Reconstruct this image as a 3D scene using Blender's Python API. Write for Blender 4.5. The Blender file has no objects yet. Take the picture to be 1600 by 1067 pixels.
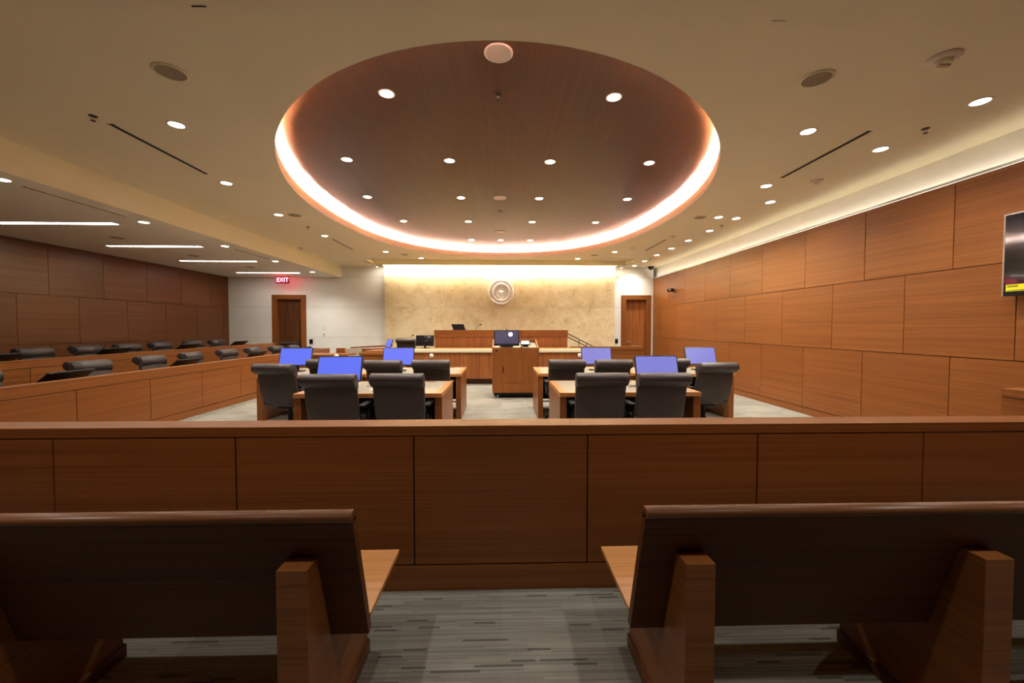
import bpy, bmesh, math, random
from mathutils import Matrix, Vector, Euler
random.seed(7)
PI = math.pi
C = bpy.context.scene.collection
sc = bpy.context.scene

# ------------------------------------------------------------------ camera, world, exposure
cam_d = bpy.data.cameras.new('camera')
cam = bpy.data.objects.new('camera', cam_d)
C.objects.link(cam)
cam_d.sensor_width = 36.0
cam_d.lens = 622 / 1600 * 36.0
cam_d.shift_y = -4 / 1600
cam_d.clip_start = 0.02
cam.location = (0, 0, 1.52)
cam.rotation_euler = (math.radians(90 - 1.7), 0, math.radians(-1.566))
sc.camera = cam
sc.view_settings.view_transform = 'Standard'
sc.view_settings.look = 'None'
sc.view_settings.gamma = 1.0
sc.view_settings.use_curve_mapping = False
sc.view_settings.exposure = 1.38
w = bpy.data.worlds.new('world')
sc.world = w
w.use_nodes = True
w.node_tree.nodes['Background'].inputs[0].default_value = (0.02, 0.016, 0.012, 1)
w.node_tree.nodes['Background'].inputs[1].default_value = 0.2
sc.cycles.use_denoising = True
sc.cycles.sample_clamp_indirect = 10.0
sc.cycles.max_bounces = 8
sc.cycles.diffuse_bounces = 5
sc.cycles.caustics_reflective = False
sc.cycles.caustics_refractive = False
WARM = (1.0, 0.91, 0.77)
COOL = (1.0, 0.93, 0.84)
SPOT_W = 72.0          # watts of one recessed downlight
GALLERY_W = 22.0
COVE = 240.0            # oval cove strip
WASH = 110.0            # stone wall-wash strip
LEDGE = 4.6            # strip on top of the right wall's wood
STRIP = 9.5            # linear lights over the jury

# ------------------------------------------------------------------ materials
MATS = {}
def nt(name):
    m = bpy.data.materials.new(name); m.use_nodes = True
    MATS[name] = m
    n = m.node_tree
    return m, n, n.nodes['Principled BSDF']

def ramp(n, stops):
    r = n.nodes.new('ShaderNodeValToRGB')
    el = r.color_ramp.elements
    while len(el) < len(stops): el.new(0.5)
    for e, (p, c) in zip(el, stops):
        e.position = p; e.color = (*c, 1)
    return r

def math_node(n, op, a=None, b=None):
    m = n.nodes.new('ShaderNodeMath'); m.operation = op
    for i, v in enumerate((a, b)):
        if v is None: continue
        if isinstance(v, (int, float)): m.inputs[i].default_value = v
        else: n.links.new(v, m.inputs[i])
    return m.outputs[0]

def plain(name, col, rough=0.5, metal=0.0, vary=0.0, scale=6.0, bump=0.0, coat=0.0):
    m, n, b = nt(name)
    b.inputs['Base Color'].default_value = (*col, 1)
    b.inputs['Roughness'].default_value = rough
    b.inputs['Metallic'].default_value = metal
    b.inputs['Coat Weight'].default_value = coat
    tc = n.nodes.new('ShaderNodeTexCoord')
    nz = n.nodes.new('ShaderNodeTexNoise'); nz.inputs['Scale'].default_value = scale
    nz.inputs['Detail'].default_value = 4
    n.links.new(tc.outputs['Object'], nz.inputs['Vector'])
    v = max(vary, 0.02)
    r = ramp(n, [(0.3, tuple(c * (1 - v) for c in col)), (0.7, tuple(min(1, c * (1 + v)) for c in col))])
    n.links.new(nz.outputs['Fac'], r.inputs[0]); n.links.new(r.outputs[0], b.inputs['Base Color'])
    if bump:
        bp = n.nodes.new('ShaderNodeBump'); bp.inputs['Strength'].default_value = bump
        bp.inputs['Distance'].default_value = 0.004
        n2 = n.nodes.new('ShaderNodeTexNoise'); n2.inputs['Scale'].default_value = scale * 25
        n.links.new(tc.outputs['Object'], n2.inputs['Vector'])
        n.links.new(n2.outputs['Fac'], bp.inputs['Height']); n.links.new(bp.outputs[0], b.inputs['Normal'])
    return m

def emit(name, col, strength, base=None):
    m, n, b = nt(name)
    b.inputs['Base Color'].default_value = (*(base or [min(0.8, c) for c in col]), 1)
    b.inputs['Roughness'].default_value = 0.3
    b.inputs['Emission Color'].default_value = (*col, 1)
    b.inputs['Emission Strength'].default_value = strength
    return m

def wood(name, axis, lo, hi, rough=0.38, fine=42.0, contrast=1.0, figure=False):
    """quarter-cut veneer; axis = direction of the grain; every loose piece gets its own cut"""
    m, n, b = nt(name)
    tc = n.nodes.new('ShaderNodeTexCoord'); geo = n.nodes.new('ShaderNodeNewGeometry')
    off = n.nodes.new('ShaderNodeVectorMath'); off.operation = 'MULTIPLY_ADD'
    cmb = n.nodes.new('ShaderNodeCombineXYZ')
    for i in range(3): n.links.new(geo.outputs['Random Per Island'], cmb.inputs[i])
    n.links.new(cmb.outputs[0], off.inputs[0]); off.inputs[1].default_value = (13.1, 7.7, 19.3)
    n.links.new(tc.outputs['Object'], off.inputs[2])
    def layer(al, ac, det, dist=0.0):
        mp = n.nodes.new('ShaderNodeMapping')
        s = [ac] * 3
        for q_ in ('xy' if axis == 'h' else axis): s['xyz'.index(q_)] = al
        mp.inputs['Scale'].default_value = s
        n.links.new(off.outputs[0], mp.inputs['Vector'])
        z = n.nodes.new('ShaderNodeTexNoise'); z.inputs['Scale'].default_value = 1.0
        z.inputs['Detail'].default_value = det; z.inputs['Distortion'].default_value = dist
        n.links.new(mp.outputs[0], z.inputs['Vector'])
        return z.outputs['Fac']
    a = layer(0.45, fine * 2.4, 3)
    c = layer(0.7 if figure else 0.3, fine * (0.35 if figure else 0.55), 2, 0.7 if figure else 0.0)
    d = layer(1.2, fine * 6, 2)
    s1 = math_node(n, 'MULTIPLY', a, 0.5)
    s2 = math_node(n, 'MULTIPLY', c, 0.32)
    s3 = math_node(n, 'MULTIPLY', d, 0.18)
    t = math_node(n, 'ADD', math_node(n, 'ADD', s1, s2), s3)
    t = math_node(n, 'ADD', t, math_node(n, 'MULTIPLY', math_node(n, 'SUBTRACT', geo.outputs['Random Per Island'], 0.5), 0.06))
    k = 0.17 / contrast
    r = ramp(n, [(0.5 - k, lo), (0.5, tuple((x + y) / 2 for x, y in zip(lo, hi))), (0.5 + k, hi)])
    n.links.new(t, r.inputs[0]); n.links.new(r.outputs[0], b.inputs['Base Color'])
    b.inputs['Roughness'].default_value = rough
    b.inputs['Specular IOR Level'].default_value = 0.12 if name == 'pew_back_shaded' else 0.3
    bp = n.nodes.new('ShaderNodeBump'); bp.inputs['Strength'].default_value = 0.12
    bp.inputs['Distance'].default_value = 0.001
    n.links.new(t, bp.inputs['Height']); n.links.new(bp.outputs[0], b.inputs['Normal'])
    return m

LO, HI = (0.17, 0.054, 0.012), (0.305, 0.108, 0.027)
for ax in 'xyzh':
    wood('veneer_' + ax, ax, LO, HI)
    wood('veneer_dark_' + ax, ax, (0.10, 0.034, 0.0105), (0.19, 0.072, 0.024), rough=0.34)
    wood('oak_' + ax, ax, (0.36, 0.150, 0.048), (0.60, 0.285, 0.105), rough=0.3)
wood('figured_z', 'z', (0.17, 0.050, 0.014), (0.46, 0.170, 0.050), fine=26, contrast=1.0, figure=True)
wood('door_wood', 'z', (0.055, 0.020, 0.008), (0.17, 0.062, 0.022), fine=22, contrast=1.2, figure=True)
wood('pew_back_shaded', 'x', (0.075, 0.026, 0.010), (0.14, 0.052, 0.021), rough=0.36)  # pew wood darkened: the shade on the leaning backrests is in the colour
wood('dome_wood', 'y', (0.07, 0.023, 0.007), (0.125, 0.044, 0.015), rough=0.3, fine=38)
plain('groove', (0.03, 0.014, 0.006), 0.8)
plain('ceiling_paint', (0.78, 0.705, 0.51), 0.85, vary=0.02, scale=1.5)
plain('jury_ceiling_paint', (0.86, 0.83, 0.72), 0.85, vary=0.02, scale=1.5)
plain('lip_paint', (0.90, 0.86, 0.80), 0.8)
plain('panel_white', (0.84, 0.875, 0.87), 0.6, vary=0.02, scale=3)
plain('white_paint', (0.82, 0.80, 0.74), 0.7)
plain('cove_paint', (0.90, 0.88, 0.84), 0.9)
plain('leather', (0.046, 0.034, 0.035), 0.45, vary=0.12, scale=9, bump=0.08)
plain('black_plastic', (0.006, 0.006, 0.007), 0.5)
MATS['black_plastic'].node_tree.nodes['Principled BSDF'].inputs['Specular IOR Level'].default_value = 0.25
plain('black_matte', (0.008, 0.008, 0.009), 0.7)
plain('bezel', (0.025, 0.025, 0.028), 0.3)
plain('silver', (0.55, 0.55, 0.55), 0.3, metal=1.0)
plain('dark_bronze', (0.07, 0.035, 0.02), 0.35, metal=0.7)
plain('laminate', (0.31, 0.285, 0.23), 0.35, vary=0.05, scale=30)
plain('stone_edge', (0.80, 0.72, 0.54), 0.3)
plain('speaker_grille', (0.30, 0.24, 0.16), 0.8)
plain('speaker_white', (0.68, 0.58, 0.52), 0.6)
plain('trim_white', (0.75, 0.68, 0.58), 0.5)
plain('seal_plaster', (0.95, 0.93, 0.96), 0.45)
plain('seal_shade', (0.50, 0.44, 0.44), 0.6)
plain('mesh_beige', (0.50, 0.46, 0.36), 0.7, vary=0.1, scale=80)
plain('yellow_sticker', (0.85, 0.85, 0.02), 0.5)
plain('paper_white', (0.85, 0.85, 0.82), 0.5)
plain('white_plastic', (0.8, 0.8, 0.78), 0.35)
plain('screen_glass', (0.008, 0.008, 0.014), 0.08, coat=0.4)
emit('lamp_lens', (1.0, 0.93, 0.80), 9.0)
emit('lamp_lens_dim', (1.0, 0.93, 0.80), 3.0)
emit('cove_led', (1.0, 0.87, 0.80), COVE)
emit('wash_led', (1.0, 0.89, 0.70), WASH)
emit('ledge_led', (1.0, 0.92, 0.74), LEDGE)
emit('linear_diffuser', (1.0, 0.92, 0.76), STRIP)
emit('exit_red', (1.0, 0.07, 0.13), 7.0)
emit('blue_screen', (0.115, 0.165, 0.88), 0.40, (0.01, 0.01, 0.02))
emit('blue_screen_glare', (0.20, 0.20, 0.62), 0.40, (0.02, 0.02, 0.03))  # glare on the right-hand screens, put into a paler screen colour
emit('podium_screen', (0.045, 0.038, 0.085), 0.45, (0.01, 0.01, 0.015))
emit('screen_white', (0.9, 0.95, 1.0), 0.6)
m, n, b = nt('exit_panel')
b.inputs['Base Color'].default_value = (0.10, 0.008, 0.012, 1); b.inputs['Roughness'].default_value = 0.2
b.inputs['Emission Color'].default_value = (1, 0.02, 0.05, 1); b.inputs['Emission Strength'].default_value = 0.05

# travertine
m, n, b = nt('travertine')
tc = n.nodes.new('ShaderNodeTexCoord'); geo = n.nodes.new('ShaderNodeNewGeometry')
n1 = n.nodes.new('ShaderNodeTexNoise'); n1.inputs['Scale'].default_value = 2.6; n1.inputs['Detail'].default_value = 9; n1.inputs['Roughness'].default_value = 0.68
n2 = n.nodes.new('ShaderNodeTexNoise'); n2.inputs['Scale'].default_value = 14; n2.inputs['Detail'].default_value = 5
ad = n.nodes.new('ShaderNodeVectorMath'); ad.operation = 'MULTIPLY_ADD'
cb = n.nodes.new('ShaderNodeCombineXYZ')
for i in range(3): n.links.new(geo.outputs['Random Per Island'], cb.inputs[i])
n.links.new(cb.outputs[0], ad.inputs[0]); ad.inputs[1].default_value = (9, 9, 9); n.links.new(tc.outputs['Object'], ad.inputs[2])
n.links.new(ad.outputs[0], n1.inputs['Vector']); n.links.new(ad.outputs[0], n2.inputs['Vector'])
t = math_node(n, 'ADD', math_node(n, 'MULTIPLY', n1.outputs['Fac'], 0.72), math_node(n, 'MULTIPLY', n2.outputs['Fac'], 0.28))
r = ramp(n, [(0.33, (0.58, 0.45, 0.25)), (0.46, (0.76, 0.64, 0.40)), (0.64, (0.88, 0.79, 0.57))])
n.links.new(t, r.inputs[0]); n.links.new(r.outputs[0], b.inputs['Base Color']); b.inputs['Roughness'].default_value = 0.5

# carpet tiles with broken dark streaks across the room
m, n, b = nt('carpet')
tc = n.nodes.new('ShaderNodeTexCoord')
def cn(scale, sc_, detail=2, rough=0.5):
    mp = n.nodes.new('ShaderNodeMapping'); mp.inputs['Scale'].default_value = scale
    n.links.new(tc.outputs['Object'], mp.inputs['Vector'])
    z = n.nodes.new('ShaderNodeTexNoise'); z.inputs['Scale'].default_value = sc_; z.inputs['Detail'].default_value = detail
    z.inputs['Roughness'].default_value = rough
    n.links.new(mp.outputs[0], z.inputs['Vector']); return z.outputs['Fac']
speck = cn((260, 320, 1), 1.0, 2, 0.7)
soft = cn((2.2, 9, 1), 1.0, 2)
sp = n.nodes.new('ShaderNodeSeparateXYZ'); n.links.new(tc.outputs['Object'], sp.inputs[0])
def wnoise(x, y):
    c_ = n.nodes.new('ShaderNodeCombineXYZ'); n.links.new(x, c_.inputs[0]); n.links.new(y, c_.inputs[1])
    q = n.nodes.new('ShaderNodeTexWhiteNoise'); q.noise_dimensions = '2D'; n.links.new(c_.outputs[0], q.inputs['Vector']); return q.outputs['Value']
def dashes(length, width, thr, seed):
    row = math_node(n, 'FLOOR', math_node(n, 'DIVIDE', sp.outputs[1], width))
    row = math_node(n, 'ADD', row, seed + 0.5)
    sh = wnoise(row, row)
    cell = math_node(n, 'FLOOR', math_node(n, 'ADD', math_node(n, 'DIVIDE', sp.outputs[0], length), math_node(n, 'MULTIPLY', sh, 17.0)))
    return wnoise(math_node(n, 'ADD', cell, 0.5), row), thr
d1, _ = dashes(0.22, 0.0125, 0, 3); d2, _ = dashes(0.11, 0.0125, 0, 91); rib, _ = dashes(0.5, 0.0065, 0, 41)
m1 = math_node(n, 'GREATER_THAN', d1, 0.965); m2 = math_node(n, 'GREATER_THAN', d2, 0.975)
dark = math_node(n, 'MAXIMUM', m1, m2)
tx = math_node(n, 'FLOOR', math_node(n, 'DIVIDE', sp.outputs[0], 0.5)); ty = math_node(n, 'FLOOR', math_node(n, 'DIVIDE', sp.outputs[1], 0.5))
tl = wnoise(math_node(n, 'ADD', tx, 0.5), math_node(n, 'ADD', ty, 0.5))
t = math_node(n, 'ADD', math_node(n, 'MULTIPLY', rib, 0.20), math_node(n, 'MULTIPLY', speck, 0.55))
t = math_node(n, 'ADD', t, math_node(n, 'MULTIPLY', tl, 0.10))
t = math_node(n, 'ADD', t, math_node(n, 'MULTIPLY', soft, 0.20))
r = ramp(n, [(0.30, (0.13, 0.126, 0.108)), (0.5, (0.235, 0.228, 0.196)), (0.72, (0.38, 0.37, 0.325))])
n.links.new(t, r.inputs[0])
mx = n.nodes.new('ShaderNodeMix'); mx.data_type = 'RGBA'
n.links.new(math_node(n, 'MULTIPLY', dark, 0.62), mx.inputs[0])
n.links.new(r.outputs[0], mx.inputs[6]); mx.inputs[7].default_value = (0.05, 0.048, 0.042, 1)
n.links.new(mx.outputs[2], b.inputs['Base Color']); b.inputs['Roughness'].default_value = 0.95
b.inputs['Specular IOR Level'].default_value = 0.1

# ------------------------------------------------------------------ mesh helpers
class MB:
    def __init__(s): s.v = []; s.f = []; s.m = []; s.sm = []; s.mat = 0; s.T = None
    def add(s, vs, fs, smooth=False):
        o = len(s.v)
        for p in vs:
            p = Vector(p)
            s.v.append(s.T @ p if s.T is not None else p)
        for f in fs: s.f.append([o + i for i in f]); s.m.append(s.mat); s.sm.append(smooth)
        return s
    def box(s, x0, x1, y0, y1, z0, z1):
        vs = [(x, y, z) for x in (x0, x1) for y in (y0, y1) for z in (z0, z1)]
        return s.add(vs, [(0, 1, 3, 2), (4, 6, 7, 5), (0, 4, 5, 1), (2, 3, 7, 6), (0, 2, 6, 4), (1, 5, 7, 3)])
    def prism(s, pts, axis, a, b, smooth=False):
        """polygon given in the two other axes (in xyz order), extruded along axis"""
        def P(u, v, w_):
            return {'x': (w_, u, v), 'y': (u, w_, v), 'z': (u, v, w_)}[axis]
        k = len(pts)
        vs = [P(u, v, a) for u, v in pts] + [P(u, v, b) for u, v in pts]
        s.add(vs, [(i, (i + 1) % k, k + (i + 1) % k, k + i) for i in range(k)], smooth)
        o = len(s.v) - 2 * k
        s.f.append([o + i for i in range(k)][::-1]); s.f.append([o + k + i for i in range(k)])
        s.m += [s.mat] * 2; s.sm += [False] * 2
        return s
    def lathe(s, prof, seg=24, c=(0, 0, 0), close=True):
        """profile (r, z) turned about z"""
        vs = []
        for r_, z in prof:
            for i in range(seg):
                a = 2 * PI * i / seg; vs.append((c[0] + r_ * math.cos(a), c[1] + r_ * math.sin(a), c[2] + z))
        fs = []
        for j in range(len(prof) - 1):
            for i in range(seg):
                k = (i + 1) % seg
                fs.append((j * seg + i, j * seg + k, (j + 1) * seg + k, (j + 1) * seg + i))
        s.add(vs, fs, True)
        if close:
            o = len(s.v) - len(vs); L = len(prof) - 1
            s.f.append([o + i for i in range(seg)][::-1]); s.f.append([o + L * seg + i for i in range(seg)])
            s.m += [s.mat] * 2; s.sm += [False] * 2
        return s
    def tube(s, pts, r, seg=8, rs=None):
        pts = [Vector(p) for p in pts]; vs = []; prev = None
        for i, p in enumerate(pts):
            d = (pts[min(i + 1, len(pts) - 1)] - pts[max(i - 1, 0)]).normalized()
            u = d.cross(Vector((0, 0, 1)))
            if u.length < 1e-3: u = prev if prev else Vector((1, 0, 0))
            u.normalize(); prev = u; v_ = d.cross(u)
            rr = rs[i] if rs else r
            for k in range(seg):
                a = 2 * PI * k / seg; vs.append(p + (u * math.cos(a) + v_ * math.sin(a)) * rr)
        fs = []
        for i in range(len(pts) - 1):
            for k in range(seg):
                q = (k + 1) % seg
                fs.append((i * seg + k, i * seg + q, (i + 1) * seg + q, (i + 1) * seg + k))
        fs.append(tuple(range(seg))[::-1]); fs.append(tuple((len(pts) - 1) * seg + k for k in range(seg)))
        return s.add(vs, fs, True)
    def build(s, name, mats, parent=None, bevel=0.0, seg=2):
        me = bpy.data.meshes.new(name)
        me.from_pydata([tuple(p) for p in s.v], [], s.f)
        if isinstance(mats, str): mats = [mats]
        for q in mats: me.materials.append(MATS[q])
        for p, mi, sm in zip(me.polygons, s.m, s.sm): p.material_index = mi; p.use_smooth = sm
        bm = bmesh.new(); bm.from_mesh(me); bmesh.ops.recalc_face_normals(bm, faces=bm.faces); bm.to_mesh(me); bm.free()
        o = bpy.data.objects.new(name, me); C.objects.link(o)
        if parent: o.parent = parent
        if bevel:
            md = o.modifiers.new('bevel', 'BEVEL'); md.width = bevel; md.segments = seg
            md.limit_method = 'ANGLE'; md.angle_limit = math.radians(40)
        return o

def box(name, mat, b_, parent=None, bevel=0.003):
    return MB().box(*b_).build(name, mat, parent, bevel)

def tag(o, label=None, cat=None, group=None, kind=None):
    if label: o['label'] = label
    if cat: o['category'] = cat
    if group: o['group'] = group
    if kind: o['kind'] = kind
    return o
def thing(name, label, cat, loc=(0, 0, 0), rz=0.0, group=None):
    o = bpy.data.objects.new(name, None); C.objects.link(o)
    o.empty_display_size = 0.1
    o.location = loc; o.rotation_euler = (0, 0, rz)
    return tag(o, label, cat, group)
def struct(o): o['kind'] = 'structure'; return o
def copy_tree(o, parent=None, kids=None):
    c = o.copy(); C.objects.link(c); c.parent = parent
    for ch in list(o.children): copy_tree(ch, c)
    return c
def place(proto, first, loc, rz, label, group=None, cat=None):
    o = proto if first else copy_tree(proto)
    o.location = loc; o.rotation_euler = (0, 0, rz); o['label'] = label
    if group: o['group'] = group
    elif 'group' in o.keys(): del o['group']
    return o

def text_mesh(ch, size, depth):
    cu = bpy.data.curves.new('t', 'FONT'); cu.body = ch; cu.size = size; cu.extrude = depth
    cu.align_x = 'CENTER'; cu.align_y = 'CENTER'; cu.resolution_u = 3
    o = bpy.data.objects.new('t', cu); C.objects.link(o)
    dg = bpy.context.evaluated_depsgraph_get()
    me = bpy.data.meshes.new_from_object(o.evaluated_get(dg))
    vs = [v.co.copy() for v in me.vertices]; fs = [tuple(p.vertices) for p in me.polygons]
    bpy.data.objects.remove(o); bpy.data.curves.remove(cu); bpy.data.meshes.remove(me)
    return vs, fs

# ------------------------------------------------------------------ room shell
XR, XL, YB, YF = 5.31, -9.25, 13.8, -3.0
H, HJ, HW, XF = 3.59, 3.22, 3.88, -5.46
struct(MB().box(XL - 0.2, XR + 0.3, YF, YB + 0.3, -0.1, 0).build('floor', 'carpet'))
struct(box('floor_jury_riser', 'carpet', (XL, -7.0, 3.2, 12.5, 0, 0.15), bevel=0))

def panel_wall(mb, plane, s0, s1, rows, joints, thick, gap=0.009):
    """rows: (z0, z1, joint offset); joints: (start, pitch). panels are loose pieces over a dark backing"""
    for (z0, z1, j0, pitch) in rows:
        k = math.floor((s0 - j0) / pitch)
        a = j0 + k * pitch
        while a < s1:
            p0, p1 = max(a, s0), min(a + pitch, s1)
            if p1 - p0 > 0.02:
                g = gap / 2
                if plane[0] == 'x':
                    x = plane[1]; mb.box(min(x, x + thick), max(x, x + thick), p0 + g, p1 - g, z0 + g, z1 - g)
                else:
                    y = plane[1]; mb.box(p0 + g, p1 - g, min(y, y + thick), max(y, y + thick), z0 + g, z1 - g)
            a += pitch
    return mb

# right wall: veneer panels, white band above set back behind a lit ledge
mb = MB(); mb.mat = 1; mb.box(XR + 0.02, XR + 0.3, YF, YB + 0.3, 0, 3.215)
mb.mat = 0
panel_wall(mb, ('x', XR), YF, YB, [(0.12, 1.17, 7.987, 1.142), (1.17, 2.20, 7.396, 1.142), (2.20, 3.215, 7.987, 1.142)], None, 0.03)
mb.box(XR - 0.006, XR + 0.03, YF, YB, 0, 0.113)
mb.mat = 2; mb.box(XR + 0.12, XR + 0.3, YF, YB + 0.3, 3.215, H + 0.1)
struct(mb.build('wall_right', ['veneer_y', 'groove', 'cove_paint']))
struct(box('trim_1', 'silver', (XR - 0.002, XR + 0.014, YF, YB, 3.216, 3.245), bevel=0))
o = box('ledge_light_strip', 'ledge_led', (XR + 0.03, XR + 0.055, 1.0, YB - 0.05, 3.217, 3.225), bevel=0)
tag(o, 'continuous warm light strip glowing on the ledge above the right wood wall', 'light strip')
# left wall
mb = MB(); mb.mat = 1; mb.box(XL - 0.25, XL - 0.02, YF, YB + 0.3, 0, HJ)
mb.mat = 0
panel_wall(mb, ('x', XL), YF, YB, [(0.12, 1.17, 8.43, 1.13), (1.17, 2.17, 7.875, 1.13), (2.17, HJ, 8.43, 1.13)], None, -0.03)
mb.box(XL - 0.03, XL + 0.006, YF, YB, 0, 0.113)
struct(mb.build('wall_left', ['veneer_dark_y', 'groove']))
# back wall: white panels with two door openings
DL = (-7.80, -6.65, 2.62); DR = (4.18, 5.24, 2.63)
mb = MB(); mb.mat = 1; mb.box(XL, XR + 0.3, YB + 0.25, YB + 0.35, 0, H + 0.1)
mb.mat = 0
segs = [(XL, DL[0]), (DL[1], DR[0]), (DR[1], XR)]
for a, b_ in segs:
    zs = [0.1, 1.17, 2.2, 3.22, H + 0.06]
    for z0, z1 in zip(zs, zs[1:]):
        mb.box(a, b_, YB, YB + 0.24, z0 + 0.004, z1 - 0.004)
    mb.mat = 1; mb.box(a, b_, YB + 0.01, YB + 0.2, 0, H + 0.05); mb.mat = 0
for d in (DL, DR):
    mb.box(d[0], d[1], YB, YB + 0.24, d[2], 3.216); mb.box(d[0], d[1], YB, YB + 0.24, 3.224, H + 0.06)
struct(mb.build('wall_back', ['panel_white', 'seal_shade']))
struct(box('wall_rear', 'veneer_dark_x', (XL - 0.2, XR + 0.3, YF - 0.2, YF, 0, H + 0.1), bevel=0))
struct(box('trim_2', 'white_paint', (5.262, 5.288, YB - 0.012, YB, 0, 2.62), bevel=0))
struct(box('baseboard_back', 'veneer_x', (DL[1], -3.95, YB - 0.012, YB, 0, 0.1), bevel=0))

def door(idx, d, lever):
    f = MB(); t = 0.175
    y0, y1 = YB - 0.02, YB + 0.22
    f.box(d[0], d[0] + t, y0, y1, 0, d[2]); f.box(d[1] - t, d[1], y0, y1, 0, d[2])
    f.box(d[0] + t, d[1] - t, y0, y1, d[2] - t + 0.02, d[2])
    fr = struct(f.build('door_%d' % idx, 'veneer_z', None, 0.004))
    lf = MB().box(d[0] + t, d[1] - t, YB + 0.12, YB + 0.17, 0.01, d[2] - t + 0.02).build('door_leaf', 'figured_z' if lever else 'door_wood', fr)
    if lever:
        h = MB(); h.lathe([(0.028, 0), (0.028, 0.012)], 16, (0, 0, 0))
        h = MB(); x = d[0] + t + 0.07
        h.tube([(x, YB + 0.12, 1.0), (x, YB + 0.06, 1.0), (x + 0.13, YB + 0.06, 1.0)], 0.012)
        h.build('door_handle', 'silver', fr)
    else:
        h = MB(); h.box(d[0] + t + 0.03, d[1] - t - 0.03, YB + 0.05, YB + 0.09, 0.95, 1.03)
        h.box(d[1] - t - 0.12, d[1] - t - 0.03, YB + 0.05, YB + 0.12, 0.93, 1.05)
        h.build('push_bar', 'silver', fr, 0.004)
door(1, DL, False); door(2, DR, True)

# ---------------- ceilings
def fill(loops, z, name, mat, thick=None):
    bm = bmesh.new(); es = []
    for lp in loops:
        vs = [bm.verts.new((x, y, z)) for x, y in lp]
        for i in range(len(vs)): es.append(bm.edges.new((vs[i], vs[(i + 1) % len(vs)])))
    bmesh.ops.triangle_fill(bm, use_beauty=True, use_dissolve=False, edges=es)
    me = bpy.data.meshes.new(name); bm.to_mesh(me); bm.free(); me.materials.append(MATS[mat])
    for p in me.polygons:
        if p.normal.z > 0: p.flip()
    o = bpy.data.objects.new(name, me); C.objects.link(o); return o
EC, ERX, ERY = (0.0, 7.385), 3.25, 4.445
def oval(off=0.0, seg=160):
    pts = []
    for i in range(seg):
        a = 2 * PI * i / seg
        c_, s_ = math.cos(a), math.sin(a)
        nn = 2.35 if s_ > 0 else 2.0 + 0.0
        if s_ > 0: nn = 2.0 + 0.35 * min(1, s_ / 0.3)
        x = math.copysign(abs(c_) ** (2 / nn), c_) * (ERX + off)
        y = math.copysign(abs(s_) ** (2 / nn), s_) * (ERY + off)
        pts.append((EC[0] + x, EC[1] + y))
    return pts
PX0, PX1, PY0, PY1 = -4.2, 4.2, 12.4, 13.36
YN = 2.70
main = fill([[(XF, YN), (XR + 0.3, YN), (XR + 0.3, 13.44), (XF, 13.44)], oval(), [(PX0, PY0), (PX1, PY0), (PX1, PY1), (PX0, PY1)]], H, 'ceiling', 'ceiling_paint')
struct(main)
mb = MB()
mb.box(XF, -3.96, 13.44, YB + 0.3, H, H + 0.02); mb.box(3.92, XR + 0.3, 13.44, YB + 0.3, H, H + 0.02)
struct(mb.build('ceiling_rear_strip', 'ceiling_paint'))
mb = MB(); mb.box(XF, XR + 0.3, YF, YN, 3.54, 3.70)
struct(mb.build('ceiling_gallery', 'ceiling_paint'))
mb = MB(); mb.box(XL, XF, YF, YB + 0.3, HJ, H + 0.1)
struct(mb.build('ceiling_jury_side', ['jury_ceiling_paint']))
struct(box('trim_3', 'ceiling_paint', (XF - 0.01, XF + 0.012, YF, YB, HJ - 0.004, H), bevel=0))
# pocket above the bench
mb = MB()
mb.box(PX0 - 0.05, PX0, PY0, PY1, H, H + 0.35); mb.box(PX1, PX1 + 0.05, PY0, PY1, H, H + 0.35)
mb.box(PX0, PX1, PY0 - 0.05, PY0, H, H + 0.35); mb.box(PX0, PX1, PY1, PY1 + 0.05, H, H + 0.30)
mb.box(PX0, PX1, PY0, PY1, H + 0.30, H + 0.34)
struct(mb.build('ceiling_pocket', 'ceiling_paint'))
# slot over the stone wall with its wall-wash strip
mb = MB(); mb.box(-3.98, 3.94, 13.44, YB, H + 0.26, H + 0.30); mb.box(-3.99, -3.95, 13.41, YB, H, H + 0.28); mb.box(3.91, 3.95, 13.41, YB, H, H + 0.28)
struct(mb.build('ceiling_slot', 'cove_paint'))
o = box('wall_wash_strip', 'wash_led', (-3.93, 3.89, 13.42, 13.445, H + 0.03, H + 0.055), bevel=0)
tag(o, 'hidden light strip in the ceiling slot washing the top of the stone wall', 'light strip')
# oval recess: lip, ledge, recess wall, wood disc
def ring(name, mat, loops):
    mb = MB(); k = len(loops[0][0]); vs = []
    for pts, z in loops: vs += [(x, y, z) for x, y in pts]
    fs = []
    for j in range(len(loops) - 1):
        for i in range(k):
            q = (i + 1) % k; fs.append((j * k + i, j * k + q, (j + 1) * k + q, (j + 1) * k + i))
    mb.add(vs, fs, True); return mb.build(name, mat)
o0, o1, o2 = oval(0), oval(0.03), oval(0.24)
struct(ring('trim_4', 'lip_paint', [(o0, H - 0.001), (o0, H + 0.14), (o1, H + 0.14), (o1, H + 0.10)]))
struct(ring('ceiling_cove', 'cove_paint', [(o1, H + 0.10), (o2, H + 0.10), (o2, HW + 0.02)]))
struct(fill([o2], HW, 'ceiling_oval_wood', 'dome_wood'))
led = ring('cove_light_strip', 'cove_led', [(oval(0.05), H + 0.108), (oval(0.085), H + 0.108)])
tag(led, 'continuous light strip ringing the oval ceiling recess behind its lip', 'light strip')
# light only goes up: the strip's underside rests on the cove floor

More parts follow.
